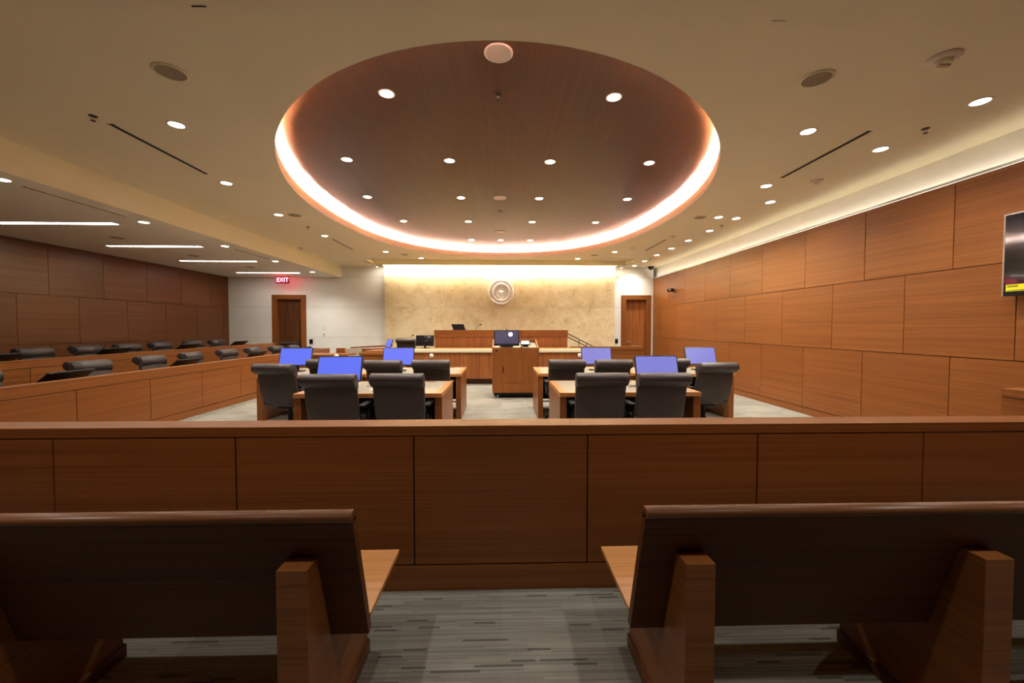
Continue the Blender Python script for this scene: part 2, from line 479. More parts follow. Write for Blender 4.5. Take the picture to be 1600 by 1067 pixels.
# stone wall
mb = MB(); ys = 13.6
mb.mat = 1; mb.box(-3.93, 3.89, ys + 0.02, YB + 0.02, 0, H + 0.25)
mb.mat = 0
for (z0, z1, js) in [(0, 1.17, [-3.94, -2.0, 0.1, 2.2, 3.9]), (1.17, 2.2, [-3.94, -2.35, -0.35, 1.6, 3.9]), (2.2, 3.22, [-3.94, -1.9, 0.02, 1.95, 3.9]), (3.22, H + 0.25, [-3.94, -1.9, 0.02, 1.95, 3.9])]:
    for a, b_ in zip(js, js[1:]): mb.box(a + 0.002, b_ - 0.002, ys, ys + 0.06, z0 + 0.003, z1 - 0.003)
struct(mb.build('wall_stone', ['travertine', 'seal_shade']))

# ------------------------------------------------------------------ ceiling fixtures
def lamp(parent, z, watts, size=138, col=WARM, blend=1.0):
    l = bpy.data.lights.new('lamp', 'SPOT'); l.energy = watts; l.spot_size = math.radians(size); l.spot_blend = blend
    l.shadow_soft_size = 0.05; l.color = col
    o = bpy.data.objects.new('lamp', l); C.objects.link(o); o.parent = parent; o.location = (0, 0, z); return o
def make_downlight():
    t = thing('recessed_downlight', 'x', 'ceiling light')
    MB().lathe([(0.066, -0.002), (0.066, -0.004), (0.078, -0.006), (0.084, -0.003), (0.084, 0.0)], 32).build('trim_ring', 'trim_white', t)
    MB().lathe([(0.066, -0.003), (0.0655, -0.0035)], 32).build('lens', 'lamp_lens', t)
    return t
dproto = make_downlight(); dfirst = [True]
def downlight(x, y, z, label, group, watts=SPOT_W, **k):
    t = place(dproto, dfirst[0], (x, y, z), 0, label, group)
    if dfirst[0]: dfirst[0] = False
    else:
        for ch in list(t.children):
            if ch.type == 'LIGHT': C.objects.unlink(ch); bpy.data.objects.remove(ch)
    lamp(t, -0.012, watts, **k); return t
G1 = 'round downlights in the oval wood ceiling'
num = ['leftmost', 'second from left', 'third from left', 'rightmost']
rowname = ['second row of the oval wood ceiling', 'third row of the oval wood ceiling', 'fourth row of the oval wood ceiling']
downlight(-1.155, 4.13, HW, 'round downlight in the oval wood ceiling, left one of the nearest pair', G1)
downlight(1.16, 4.13, HW, 'round downlight in the oval wood ceiling, right one of the nearest pair', G1)
for ri, (y, xs) in enumerate([(5.74, (-2.17, -0.73, 0.70, 2.13)), (7.36, (-2.42, -0.73, 0.70, 2.33)), (9.0, (-2.17, -0.73, 0.70, 2.13))]):
    for k_, x in enumerate(xs):
        downlight(x, y, HW, 'round downlight, %s in the %s' % (num[k_], rowname[ri]), G1)
for k_, x in enumerate((-0.80, -0.01, 0.79)):
    downlight(x, 10.88, HW, 'small downlight in the glow at the far end of the oval, %s' % ['left of three', 'middle of three', 'right of three'][k_], G1)
G2 = 'downlights along the left side of the cream ceiling'
ords = ['nearest', 'second', 'third', 'fourth']
for k_, (x, y) in enumerate([(-3.32, 4.23), (-3.95, 5.9), (-4.1, 7.52), (-4.0, 9.21)]):
    downlight(x, y, H, '%s round downlight left of the oval on the cream ceiling, counting away' % ords[k_], G2, watts=SPOT_W * (1.9 if k_ == 3 else 1))
downlight(-3.17, 11.1, H, 'small round downlight beyond the oval, beside the left slot diffuser', G2, watts=SPOT_W * 2)
downlight(-2.4, 12.1, H, 'small round downlight close in front of the left half of the stone wall', G2)
G3 = 'downlights along the right side of the cream ceiling'
downlight(3.25, 4.19, H, 'round downlight right of the oval, before the near right slot diffuser', G3)
downlight(3.89, 5.8, H, 'round downlight just beyond the near right slot diffuser, on the oval side', G3)
downlight(4.1, 7.46, H, 'left one of the two close-set downlights right of the oval', G3)
downlight(3.13, 10.96, H, 'small round downlight beyond the oval, before the right slot diffuser', G3)
downlight(2.32, 12.04, H, 'small round downlight close in front of the right half of the stone wall', G3)
G4 = 'wall-washing downlights along the right wood wall'
rr = [(4.4, 3.6), (4.42, 4.58), (4.46, 6.54), (4.48, 7.53), (4.48, 8.5), (4.48, 9.47), (4.48, 10.42), (4.48, 11.41), (4.5, 12.43), (4.5, 13.38)]
oo = ['nearest', 'second', 'third', 'fourth', 'fifth', 'sixth', 'seventh', 'eighth', 'ninth', 'farthest']
for k_, (x, y) in enumerate(rr):
    downlight(x, y, H, '%s downlight in the long row beside the right wood wall' % oo[k_], G4, watts=SPOT_W * 0.8)
G5 = 'downlights along the edge of the lower ceiling over the jury box'
for k_, (x, y) in enumerate([(-5.75, 4.8), (-5.79, 6.67), (-5.8, 8.58), (-5.83, 10.5), (-5.82, 12.5)]):
    downlight(x, y, HJ, '%s downlight near the edge of the lower ceiling over the jury box' % ['nearest', 'second', 'third', 'fourth', 'farthest'][k_], G5, watts=SPOT_W * (1.4 if k_ == 4 else 0.5))

# dimmed fixtures over the pews and behind them, above the frame
for x in (-4.2, -1.5, 1.5, 4.2):
    downlight(x, 0.68, 3.54, 'dimmed round downlight in the gallery ceiling over the pews', 'gallery downlights', watts=GALLERY_W * 2.2, size=130, col=COOL)
for x in (-2.3, 0.0, 2.3):
    downlight(x, 2.33, 3.54, 'dimmed round downlight in the gallery ceiling over the rail', 'gallery rail downlights', watts=GALLERY_W, size=120, col=COOL)
# linear lights over the jury
def linear(x0, x1, y, label):
    t = thing('linear_light', label, 'ceiling light', ((x0 + x1) / 2, y, HJ), 0, 'long linear lights over the jury box')
    L = (x1 - x0) / 2
    f = MB(); f.box(-L - 0.012, L + 0.012, -0.072, -0.06, -0.006, 0.0); f.box(-L - 0.012, L + 0.012, 0.06, 0.072, -0.006, 0.0)
    f.box(-L - 0.012, -L, -0.06, 0.06, -0.006, 0); f.box(L, L + 0.012, -0.06, 0.06, -0.006, 0); f.build('frame', 'trim_white', t)
    for a, b_ in ((-L, -0.015), (0.015, L)): MB().box(a, b_, -0.06, 0.06, -0.004, 0.0).build('diffuser', 'linear_diffuser', t)
for k_, y in enumerate((6.76, 8.62, 10.5, 12.7)):
    linear(-8.22, -6.32, y, '%s long bright linear light over the jury box' % ['nearest', 'second', 'third', 'farthest'][k_])

# slot diffusers
def slot(x0, x1, y0, y1, z, label, lit=False):
    cx, cy = (x0 + x1) / 2, (y0 + y1) / 2
    t = thing('slot_diffuser', label, 'air vent', (cx, cy, z), 0, 'slot air diffusers in the ceiling')
    a, b_ = (x1 - x0) / 2, (y1 - y0) / 2
    f = MB()
    if a > b_:
        f.box(-a, a, -b_, -b_ + 0.018, -0.006, 0); f.box(-a, a, b_ - 0.018, b_, -0.006, 0)
        s_ = MB().box(-a, a, -b_ + 0.018, b_ - 0.018, -0.003, 0)
    else:
        f.box(-a, -a + 0.018, -b_, b_, -0.006, 0); f.box(a - 0.018, a, -b_, b_, -0.006, 0)
        s_ = MB().box(-a + 0.018, a - 0.018, -b_, b_, -0.003, 0)
    f.build('frame', 'ceiling_paint', t); s_.build('opening', 'black_matte', t)
slot(-4.02, -3.93, 4.23, 5.56, H, 'long black slot diffuser left of the oval, nearest on the left')
slot(-4.0, -3.92, 9.55, 10.85, H, 'thin black slot diffuser at the far left of the oval')
slot(3.84, 3.93, 4.16, 5.48, H, 'long black slot diffuser right of the oval, nearest on the right')
slot(3.86, 3.94, 9.38, 10.70, H, 'thin black slot diffuser at the far right of the oval')
slot(-5.80, -5.73, 5.02, 6.32, HJ, 'thin black slot diffuser in the jury side ceiling, the near one')
slot(-5.83, -5.76, 8.9, 10.18, HJ, 'thin black slot diffuser in the jury side ceiling, the far one')
slot(-4.05, -2.72, 12.12, 12.18, H, 'crosswise slot diffuser before the left end of the ceiling pocket')
slot(2.75, 4.05, 12.02, 12.08, H, 'crosswise slot diffuser before the right end of the ceiling pocket')

def make_speaker(face):
    t = thing('ceiling_speaker', 'x', 'speaker')
    MB().lathe([(0.125, 0), (0.125, -0.006), (0.105, -0.009)], 36, close=False).build('rim', 'ceiling_paint' if face == 'speaker_grille' else 'speaker_white', t)
    MB().lathe([(0.106, -0.004), (0.104, -0.0075)], 36).build('grille', face, t)
    MB().lathe([(0.007, -0.007), (0.006, -0.011)], 12).build('logo_dot', 'silver', t)
    return t
spk = make_speaker('speaker_grille')
for k_, (x, y, z, lb) in enumerate([(-2.68, 3.37, H, 'round tan ceiling speaker at the near left of the oval'), (2.63, 3.31, H, 'round tan ceiling speaker at the near right of the oval'),
        (-3.81, 7.53, H, 'round ceiling speaker beside the third left downlight'), (3.75, 7.46, H, 'round ceiling speaker left of the two close-set downlights'),
        (-2.75, 11.5, H, 'small faint ceiling speaker beyond the oval on the left'), (2.69, 11.45, H, 'small faint ceiling speaker beyond the oval on the right'),
        (-7.3, 7.83, HJ, 'round ceiling speaker between the first and second linear lights'), (-7.3, 9.72, HJ, 'round ceiling speaker between the second and third linear lights'),
        (-7.1, 11.5, HJ, 'round ceiling speaker between the third and last linear lights')]):
    place(spk, k_ == 0, (x, y, z), 0, lb, 'tan round ceiling speakers')
spk = make_speaker('speaker_white')
for k_, (y, lb) in enumerate([(3.50, 'white round speaker at the near edge of the oval wood ceiling'), (7.34, 'white ringed round speaker at the middle of the oval wood ceiling'), (9.93, 'small white ringed speaker near the far end of the oval wood ceiling')]):
    place(spk, k_ == 0, (-0.02, y, HW), 0, lb, 'white round speakers in the wood ceiling')

def make_sprinkler():
    t = thing('fire_sprinkler', 'x', 'sprinkler')
    MB().lathe([(0.036, 0), (0.032, -0.006), (0.012, -0.008)], 20).build('escutcheon', 'dark_bronze', t)
    m_ = MB(); m_.lathe([(0.007, -0.006), (0.007, -0.02)], 10)
    for s_ in (-1, 1): m_.tube([(0.006 * s_, 0, -0.02), (0.016 * s_, 0, -0.03), (0.004 * s_, 0, -0.045)], 0.003, 6)
    m_.build('frame_arms', 'silver', t)
    MB().lathe([(0.022, -0.045), (0.022, -0.048)], 16).build('deflector', 'dark_bronze', t)
    return t
spr = make_sprinkler()
for k_, (x, y, z, lb) in enumerate([(-4.0, 4.08, H, 'small dark sprinkler at the near end of the left slot diffuser'), (4.43, 4.10, H, 'small dark sprinkler between the two nearest right wall downlights'),
        (4.49, 8.05, H, 'small dark sprinkler beyond the two close-set right downlights'), (-3.99, 8.41, H, 'small dark sprinkler between the third and fourth left downlights'),
        (4.49, 11.95, H, 'tiny sprinkler near the back of the right row of downlights'), (-3.92, 12.28, H, 'tiny sprinkler by the left end of the ceiling pocket'),
        (-0.03, 4.13, HW, 'small sprinkler in the oval wood ceiling between the nearest pair of lights'), (-0.01, 8.17, HW, 'small sprinkler in the oval wood ceiling beyond the middle speaker'),
        (-0.01, 11.30, HW, 'tiny sprinkler in the glow at the far tip of the oval')]):
    place(spr, k_ == 0, (x, y, z), 0, lb, 'fire sprinklers')

def make_strobe():
    t = thing('fire_alarm_strobe', 'x', 'fire alarm')
    MB().lathe([(0.105, 0), (0.105, -0.012), (0.085, -0.022), (0.055, -0.024)], 32).build('base_plate', 'speaker_white', t)
    MB().lathe([(0.055, -0.022), (0.05, -0.05), (0.035, -0.056)], 24).build('housing', 'ceiling_paint', t)
    m_ = MB(); m_.box(-0.045, 0.045, -0.016, 0.016, -0.068, -0.054); m_.build('flash_lens', 'silver', t, 0.003)
    return t
st = make_strobe()
for k_, (x, y, lb) in enumerate([(3.4, 3.03, 'large round ceiling fire alarm strobe near the top right corner'), (4.46, 5.57, 'ceiling fire alarm strobe between the second and third right wall downlights'),
        (3.89, 9.03, 'ceiling fire alarm strobe before the far right slot diffuser'), (3.44, 10.4, 'faint ceiling fire alarm strobe left of the far right slot diffuser'), (-5.22, 10.6, 'faint ceiling fire alarm strobe near the edge of the jury side ceiling')]):
    o = place(st, k_ == 0, (x, y, H), 0.3 * k_, lb, 'ceiling fire alarm strobes')
    if k_: o.scale = (0.75, 0.75, 0.75)
for k_, (x, y) in enumerate([(-1.9, 2.62), (1.83, 2.64)]):
    o = box('ceiling_vent_clip', 'dark_bronze' if k_ == 0 else 'trim_white', (x - 0.045, x + 0.045, y - 0.004, y + 0.004, 3.535, 3.54), bevel=0.002)
    tag(o, ['tiny dark slot fitting on the ceiling edge, top left of the oval', 'tiny light slot fitting on the ceiling edge, top right of the oval'][k_], 'ceiling fitting')

# ------------------------------------------------------------------ gallery rail
def panelled(parent, run, a0, a1, pos, zt, capz, basez, joints, thick, mat_ax, mat='veneer_', face=-1, top_mat=None, capover=0.0, cap_h=None):
    """low wall: core, base, loose panels on its seen face, cap. run = axis it runs along"""
    g = 0.004
    def bx(a, b_, c_, d_, z0, z1):
        return (a, b_, c_, d_, z0, z1) if run == 'x' else (c_, d_, a, b_, z0, z1)
    p0, p1 = (pos, pos + thick) if face < 0 else (pos - thick, pos)
    fa, fb = (p0, p0 + 0.02) if face < 0 else (p1 - 0.02, p1)
    ca, cb_ = (p0 + 0.015, p1) if face < 0 else (p0, p1 - 0.015)
    for e0, e1 in ((a0, a0 + 0.01), (a1 - 0.01, a1)): box('end_panel', mat + mat_ax, bx(e0, e1, ca, cb_, 0.0, capz), parent, 0)
    box('core', 'groove', bx(a0 + 0.01, a1 - 0.01, ca, cb_, 0.0, capz + 0.01), parent, 0)
    box('back_panel', mat + mat_ax, bx(a0, a1, *((p1, p1 + 0.01) if face < 0 else (p0 - 0.01, p0)), 0.0, capz), parent, 0)
    js = [a0] + [j for j in joints if a0 < j < a1] + [a1]
    for u, v_ in zip(js, js[1:]):
        box('panel', mat + mat_ax, bx(u + g, v_ - g, fa, fb, basez + 0.005, capz - 0.006), parent, 0.0015)
    box('base', mat + mat_ax, bx(a0, a1, fa - (0.006 if face < 0 else 0), fb + (0 if face < 0 else 0.006), 0.0, basez - 0.004), parent, 0.0015)
    box('cap', (top_mat or mat) + mat_ax, bx(a0, a1, p0 - (0.004 if face < 0 else 0.01), p1 + (0.01 if face < 0 else 0.004), capz, zt), parent, 0.004)
t = thing('gallery_rail', 'long waist-high wood rail with panels dividing the pews from the courtroom', 'railing')
panelled(t, 'x', -9.2, 5.30, 2.27, 0.957, 0.90, 0.147, [-9.4 + 0.9 + k_ * 1.0 for k_ in range(16)], 0.15, 'x', mat='veneer_')
t = thing('low_partition', 'short low wood partition against the right wall behind the gallery rail', 'partition')
panelled(t, 'y', 2.45, 3.57, 4.66, 0.955, 0.875, 0.14, [], 0.62, 'y')

# ------------------------------------------------------------------ pews
def pew(name_label, side, xin, length, sup):
    """side -1: runs to the left from xin (negative); parts in world coordinates relative to the empty"""
    t = thing('wooden_pew', name_label, 'pew', (xin, 0, 0))
    s = side
    a, b_ = (0, s * length) if s > 0 else (s * length, 0)
    # backrest leans toward the camera at the top
    zb, zt, yb, yt, th = 0.385, 0.900, 1.455, 1.305, 0.032
    MB().prism([(yb, zb), (yb + th, zb + 0.004), (yt + th, zt - 0.01), (yt, zt - 0.014)], 'x', a, b_).build('backrest', 'pew_back_shaded', t, 0.002)
    cap = []
    cy_, cz_ = yt + 0.012, zt - 0.006
    for k_ in range(14):
        an = 2 * PI * k_ / 14
        cap.append((cy_ + 0.028 * math.cos(an), cz_ + 0.019 * math.sin(an)))
    MB().prism(cap, 'x', a - 0.0, b_ + 0.0, True).build('top_rail', 'veneer_dark_x', t)
    MB().prism([(yb + th - 0.01, 0.43), (1.895, 0.432), (1.90, 0.452), (yb + th - 0.015, 0.452)], 'x', a, b_).build('seat', 'oak_x', t, 0.003)
    for q in sup:
        x0, x1 = sorted((s * q, s * (q + 0.10)))
        yy = lambda z: yb + (yt - yb) * (z - zb) / (zt - zb)
        z1 = 0.737
        m_ = MB()
        m_.prism([(1.275, 0.0), (1.275, z1), (yy(z1), z1), (yb - 0.002, zb), (yb + th, zb - 0.0), (yb + th, 0.43), (1.84, 0.43), (1.84, 0.0)], 'x', x0, x1)
        sp = m_.build('support', 'veneer_h', t, 0.003)
        MB().prism([(1.268, 0.0), (1.268, 0.06), (1.847, 0.06), (1.847, 0.0)], 'x', x0 - 0.008, x1 + 0.008).build('plinth', 'veneer_dark_y', sp, 0.002)
    return t
pew('shaded wood pew left of the aisle, seen from behind', -1, -0.49, 3.1, [0.135, 1.25, 2.5])
pew('shaded wood pew right of the aisle, seen from behind', 1, 0.485, 3.1, [0.125, 1.15, 2.4])

# ------------------------------------------------------------------ chairs
def chair_parts(t, mat='leather', full=True):
    # shell of the back: closed loop profile swept across x; back face at y<0
    NX, hw = 13, 0.275
    prof = []  # (y, z) around: back face up, roll, front face down
    zb_, zt_ = 0.46, 0.93
    back = [(-0.235, 0.0), (-0.255, 0.25), (-0.275, 0.55), (-0.295, 0.85), (-0.30, 1.0)]
    def shell(x):
        u = abs(x) / hw
        sx = x
        zb2 = zb_ + 0.075 * u ** 3
        loop = []
        for (y, q) in back:
            loop.append((y + 0.018 * u ** 2.5, zb2 + (zt_ - zb2) * q))
        for (y, q) in reversed(back):
            loop.append((y + 0.085 - 0.02 * u ** 4 + (0.02 if 0.1 < q < 0.4 else 0), zb2 + 0.01 + (zt_ - zb2) * q))
        return loop
    vs, fs = [], []
    xs = [-hw + 2 * hw * i / (NX - 1) for i in range(NX)]
    for x in xs:
        for (y, z) in shell(x):
            w_ = 0.975 + 0.025 * min(1, max(0, (z - zb_) / 0.4))
            vs.append((x * w_, y, z))
    k = 2 * len(back)
    for i in range(NX - 1):
        for j in range(k):
            q = (j + 1) % k
            fs.append((i * k + j, i * k + q, (i + 1) * k + q, (i + 1) * k + j))
    fs.append(tuple(range(k))); fs.append(tuple((NX - 1) * k + j for j in range(k)))
    b_ = MB().add(vs, fs, True).build('backrest', mat, t, 0.008, 3)
    # rolled head
    r_ = MB(); rad = 0.066; cy, cz = -0.318, 0.966
    xs2 = [(-0.282, 0.80), (-0.277, 0.95), (-0.266, 1.0), (0.266, 1.0), (0.277, 0.95), (0.282, 0.80)]
    vs, fs, sg = [], [], 20
    for (x, s_) in xs2:
        for j in range(sg):
            a = 2 * PI * j / sg; vs.append((x, cy + rad * s_ * 1.08 * math.cos(a), cz + rad * s_ * math.sin(a)))
    for i in range(len(xs2) - 1):
        for j in range(sg):
            q = (j + 1) % sg; fs.append((i * sg + j, i * sg + q, (i + 1) * sg + q, (i + 1) * sg + j))
    fs.append(tuple(range(sg))); fs.append(tuple((len(xs2) - 1) * sg + j for j in range(sg)))
    r_.add(vs, fs, True)
    # front of the roll flows into the back
    r_.prism([(-0.34, 0.90), (-0.36, 0.96), (-0.30, 1.028), (-0.245, 1.012), (-0.205, 0.95), (-0.21, 0.86), (-0.25, 0.86)], 'x', -0.272, 0.272, True)
    r_.build('head_roll', mat, b_)
    # seat
    MB().box(-0.255, 0.255, -0.21, 0.27, 0.43, 0.515).build('seat', mat, t, 0.03, 4)
    for s_ in (-1, 1):
        ar = MB(); x = 0.275 * s_
        ar.tube([(x - 0.07 * s_, -0.10, 0.43), (x, -0.12, 0.44), (x, -0.15, 0.55), (x, -0.14, 0.635), (x, 0.10, 0.645), (x, 0.14, 0.58), (x, 0.08, 0.44), (x - 0.07 * s_, 0.06, 0.43)], 0.014, 8)
        a_ = ar.build('armrest', 'black_plastic', t)
        MB().box(x - 0.035, x + 0.035, -0.16, 0.12, 0.643, 0.672).build('arm_pad', 'black_plastic', a_, 0.012, 3)
    MB().lathe([(0.05, 0.41), (0.03, 0.36), (0.03, 0.22), (0.04, 0.21), (0.045, 0.1), (0.03, 0.09)], 16).box(-0.1, 0.1, -0.12, 0.12, 0.39, 0.43).build('gas_column', 'black_plastic', t)
    bs = MB()
    for i in range(5):
        a = 2 * PI * i / 5 + 0.3
        bs.tube([(0, 0, 0.125), (0.16 * math.cos(a), 0.16 * math.sin(a), 0.105), (0.30 * math.cos(a), 0.30 * math.sin(a), 0.075)], 0.02, 8, [0.035, 0.024, 0.016])
    bs.build('star_base', 'black_plastic', t)
    for i in range(5):
        a = 2 * PI * i / 5 + 0.3
        c_ = MB(); c_.T = Matrix.Translation((0.30 * math.cos(a), 0.30 * math.sin(a), 0.032)) @ Matrix.Rotation(a, 4, 'Z') @ Matrix.Rotation(PI / 2, 4, 'X')
        c_.lathe([(0.02, -0.024), (0.031, -0.02), (0.031, -0.004), (0.031, 0.004), (0.031, 0.02), (0.02, 0.024)], 16)
        c_.T = None; c_.lathe([(0.008, 0.0), (0.008, 0.04)], 8, (0.30 * math.cos(a), 0.30 * math.sin(a), 0.035))
        c_.build('caster', 'black_plastic', t)
ch0 = thing('office_chair', 'x', 'chair'); chair_parts(ch0)
BO = 0.37  # roll's rear face behind the chair's origin
GW = 'brown leather armchairs at the counsel tables'
chairs = [(-1.80, 4.13, 0.0, 'brown leather chair at the front left table, the left of its two'),
 (-1.095, 4.18, -0.02, 'brown leather chair at the front left table, the right of its two'),
 (1.085, 4.18, 0.0, 'brown leather chair at the front right table, the left of its two'),
 (1.735, 4.15, 0.04, 'brown leather chair at the front right table, the right of its two'),
 (-2.99, 5.33, -0.16, 'brown leather chair pushed back at the outer left table, whole back showing'),
 (-2.68, 6.10, 0.0, 'brown leather chair mostly hidden behind the front left blue monitor'),
 (-1.73, 5.90, -0.10, 'brown leather chair before the small-screen blue monitor, second table left of the aisle'),
 (-1.06, 5.95, 0.02, 'brown leather chair nearest the podium on the left side'),
 (1.0, 5.95, 0.0, 'brown leather chair nearest the podium on the right side'),
 (1.70, 5.93, 0.03, 'brown leather chair just right of the blue monitor beside the podium side'),
 (2.65, 6.08, 0.0, 'brown leather chair nearly hidden between the two outer right blue monitors'),
 (2.96, 5.36, 0.14, 'brown leather chair pushed back at the outer right table, whole back showing')]
for k_, (x, y, rz, lb) in enumerate(chairs):
    place(ch0, k_ == 0, (x - 0.37 * math.sin(rz) * 0, y + BO, 0), -rz if x < 0 and False else rz, lb, GW)
cn_ = ['first', 'second', 'third', 'fourth', 'fifth', 'sixth', 'seventh', 'last']
GJ = 'brown leather jury chairs'
for k_, (x, y) in enumerate(((-6.45, 5.0), (-6.45, 6.36), (-6.45, 7.49), (-6.45, 8.47), (-6.45, 9.53), (-6.40, 10.45), (-6.2, 11.15), (-6.12, 11.84))):
    place(ch0, False, (x + 0.3, y, -0.03), -PI / 2 + [0.05, -0.1, 0.04, 0.12, 0, 0.08, 0, 0.05][k_], '%s brown leather chair in the front jury row, counting from the gallery rail' % cn_[k_], GJ)
for k_, y in enumerate((7.3, 8.2, 9.06, 9.92, 10.95, 11.85)):
    place(ch0, False, (-8.3 + 0.3, y, 0.125), -PI / 2 + [0.06, 0.1, 0, 0.05, 0.02, 0.04][k_], '%s brown leather chair in the raised back jury row, counting from the gallery rail' % ['first', 'second', 'third', 'fourth', 'fifth', 'sixth'][k_], GJ)

# ------------------------------------------------------------------ counsel tables
def table(cx, w_, y0, y1, label, loose_side=0):
    t = thing('counsel_table', label, 'table', (cx, (y0 + y1) / 2, 0), 0, 'counsel tables')
    a, d = w_ / 2, (y1 - y0) / 2
    z = 0.755
    e = 0.075
    tp = box('tabletop', 'laminate', (-a + e, a - e, -d + e * 0.5, d - e * 0.5, z - 0.045, z - 0.0005), t, 0)
    for pts_, ax in (([(-a, -d), (a, -d), (a - e, -d + e * 0.5), (-a + e, -d + e * 0.5)], 'x'), ([(-a, d), (-a + e, d - e * 0.5), (a - e, d - e * 0.5), (a, d)], 'x'),
                     ([(-a, -d), (-a + e, -d + e * 0.5), (-a + e, d - e * 0.5), (-a, d)], 'y'), ([(a, -d), (a, d), (a - e, d - e * 0.5), (a - e, -d + e * 0.5)], 'y')):
        MB().prism(pts_, 'z', z - 0.05, z).build('edge_band', 'oak_' + ax, t, 0.002)
    for s_ in (-1, 1):
        x0, x1 = sorted((s_ * a, s_ * (a - 0.085)))
        box('side_panel', 'veneer_z', (x0 + 0.001, x1 - 0.001, -d + 0.015, d - 0.01, 0.012, z - 0.051), t, 0.003)
    box('modesty_panel', 'black_matte', (-a + 0.085, a - 0.085, d - 0.10, d - 0.07, 0.16, z - 0.051), t, 0.002)
    box('foot_rail', 'silver', (-a + 0.085, a - 0.085, d - 0.20, d - 0.18, 0.12, 0.145), t, 0.002)
    box('cable_grommet', 'black_plastic', (a - 0.36, a - 0.22, d - 0.10, d - 0.075, z - 0.001, z + 0.003), t, 0.001)
table(-1.535, 1.70, 4.60, 5.66, 'front left wood-edged counsel table with beige top, nearest the gallery rail')
table(1.52, 1.67, 4.60, 5.66, 'front right wood-edged counsel table with beige top, nearest the gallery rail')
table(-1.445, 1.57, 6.52, 7.60, 'second-row counsel table left of the podium, by the aisle')
table(-3.075, 1.66, 6.42, 7.50, 'second-row counsel table at the outer left, beside the jury box')
table(1.41, 1.60, 6.52, 7.60, 'second-row counsel table right of the podium, by the aisle')
table(3.03, 1.62, 6.42, 7.50, 'second-row counsel table at the outer right')

# ------------------------------------------------------------------ monitors
def make_monitor(screen, w_=0.535, h_=0.325, tilt=20, neck=0.09):
    t = thing('monitor', 'x', 'monitor')
    R_ = Matrix.Translation((0, 0, neck + h_ / 2)) @ Matrix.Rotation(math.radians(-tilt), 4, 'X')
    m_ = MB(); m_.T = R_; m_.box(-w_ / 2, w_ / 2, 0.0, 0.032, -h_ / 2, h_ / 2); m_.build('housing', 'bezel', t, 0.006)
    m_ = MB(); m_.T = R_; m_.box(-w_ / 2 + 0.014, w_ / 2 - 0.014, -0.0015, 0.001, -h_ / 2 + 0.018, h_ / 2 - 0.014); m_.build('screen', screen, t)
    m_ = MB(); m_.box(-0.03, 0.03, 0.045, 0.065, 0.012, neck + h_ * 0.5)
    m_.build('neck', 'black_plastic', t, 0.004)
    m_ = MB(); m_.box(-0.12, 0.12, -0.05, 0.12, 0.0, 0.014); m_.build('stand_base', 'black_plastic', t, 0.005)
    return t
zt = 0.7565
mon = make_monitor('blue_screen')
for k_, (x, y, rz, lb) in enumerate([(-1.98, 4.92, 0.05, 'lit blue monitor on the front left counsel table'),
        (1.95, 4.92, -0.05, 'lit blue monitor on the front right counsel table'),
        (-1.79, 6.98, 0.06, 'lit blue monitor on the second-row left table by the aisle'),
        (-3.54, 6.95, 0.08, 'lit blue monitor on the outer left table before the jury box'),
        (1.69, 7.0, -0.03, 'lit blue monitor on the second-row right table by the aisle'),
        (3.55, 6.98, -0.08, 'lit blue monitor on the outer right table before the wood wall')]):
    o = place(mon, k_ == 0, (x, y, zt), rz, lb, 'lit blue monitors on the counsel tables')
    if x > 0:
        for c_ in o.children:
            if c_.name.startswith('screen'): c_.data = c_.data.copy(); c_.data.materials[0] = MATS['blue_screen_glare']
def flat_item(name, label, cat, b_, mat, group=None):
    o = box(name, mat, b_, None, 0.002); return tag(o, label, cat, group)
flat_item('paper_sheet', 'pale sheet of paper on the front left counsel table beside its monitor', 'paper', (-1.60, -1.34, 4.85, 5.20, zt, zt + 0.004), 'paper_white')
for x, lb in ((-1.60, 'black cable curling on the front left table by the monitor'), (1.62, 'black cable curling on the front right table by the monitor')):
    m_ = MB(); m_.tube([(x + 0.14 * math.sin(k_ * 0.7) , 5.0 + 0.05 * k_ - 0.012 * k_ * k_ * 0.3, zt + 0.004) for k_ in range(9)], 0.004, 6)
    tag(m_.build('cable', 'black_plastic'), lb, 'cable')
# round white cameras on short black stems
def make_ball():
    t = thing('ball_camera', 'x', 'camera')
    MB().lathe([(0.035, 0), (0.035, 0.008), (0.012, 0.014), (0.008, 0.20)], 16).build('stem', 'black_plastic', t)
    prof = [(0.002 + 0.036 * math.sin(PI * k_ / 12), 0.235 - 0.036 * math.cos(PI * k_ / 12)) for k_ in range(13)]
    b_ = MB().lathe(prof, 20).build('ball', 'white_plastic', t)
    m_ = MB(); m_.T = Matrix.Translation((0.0, -0.033, 0.235)) @ Matrix.Rotation(PI / 2, 4, 'X'); m_.lathe([(0.012, 0), (0.012, 0.006)], 14); m_.build('lens', 'seal_shade', b_)
    return t
ball = make_ball()
for k_, (x, y, lb) in enumerate([(-1.29, 7.40, 'small white ball camera on a stem, left of the podium'), (1.47, 7.40, 'small white ball camera on a stem, right of the podium'), (-3.0, 7.33, 'small white ball camera on a stem at the outer left table')]):
    place(ball, k_ == 0, (x, y, 0.757 if k_ < 2 else 0.757), 0, lb, 'white ball cameras on stems')

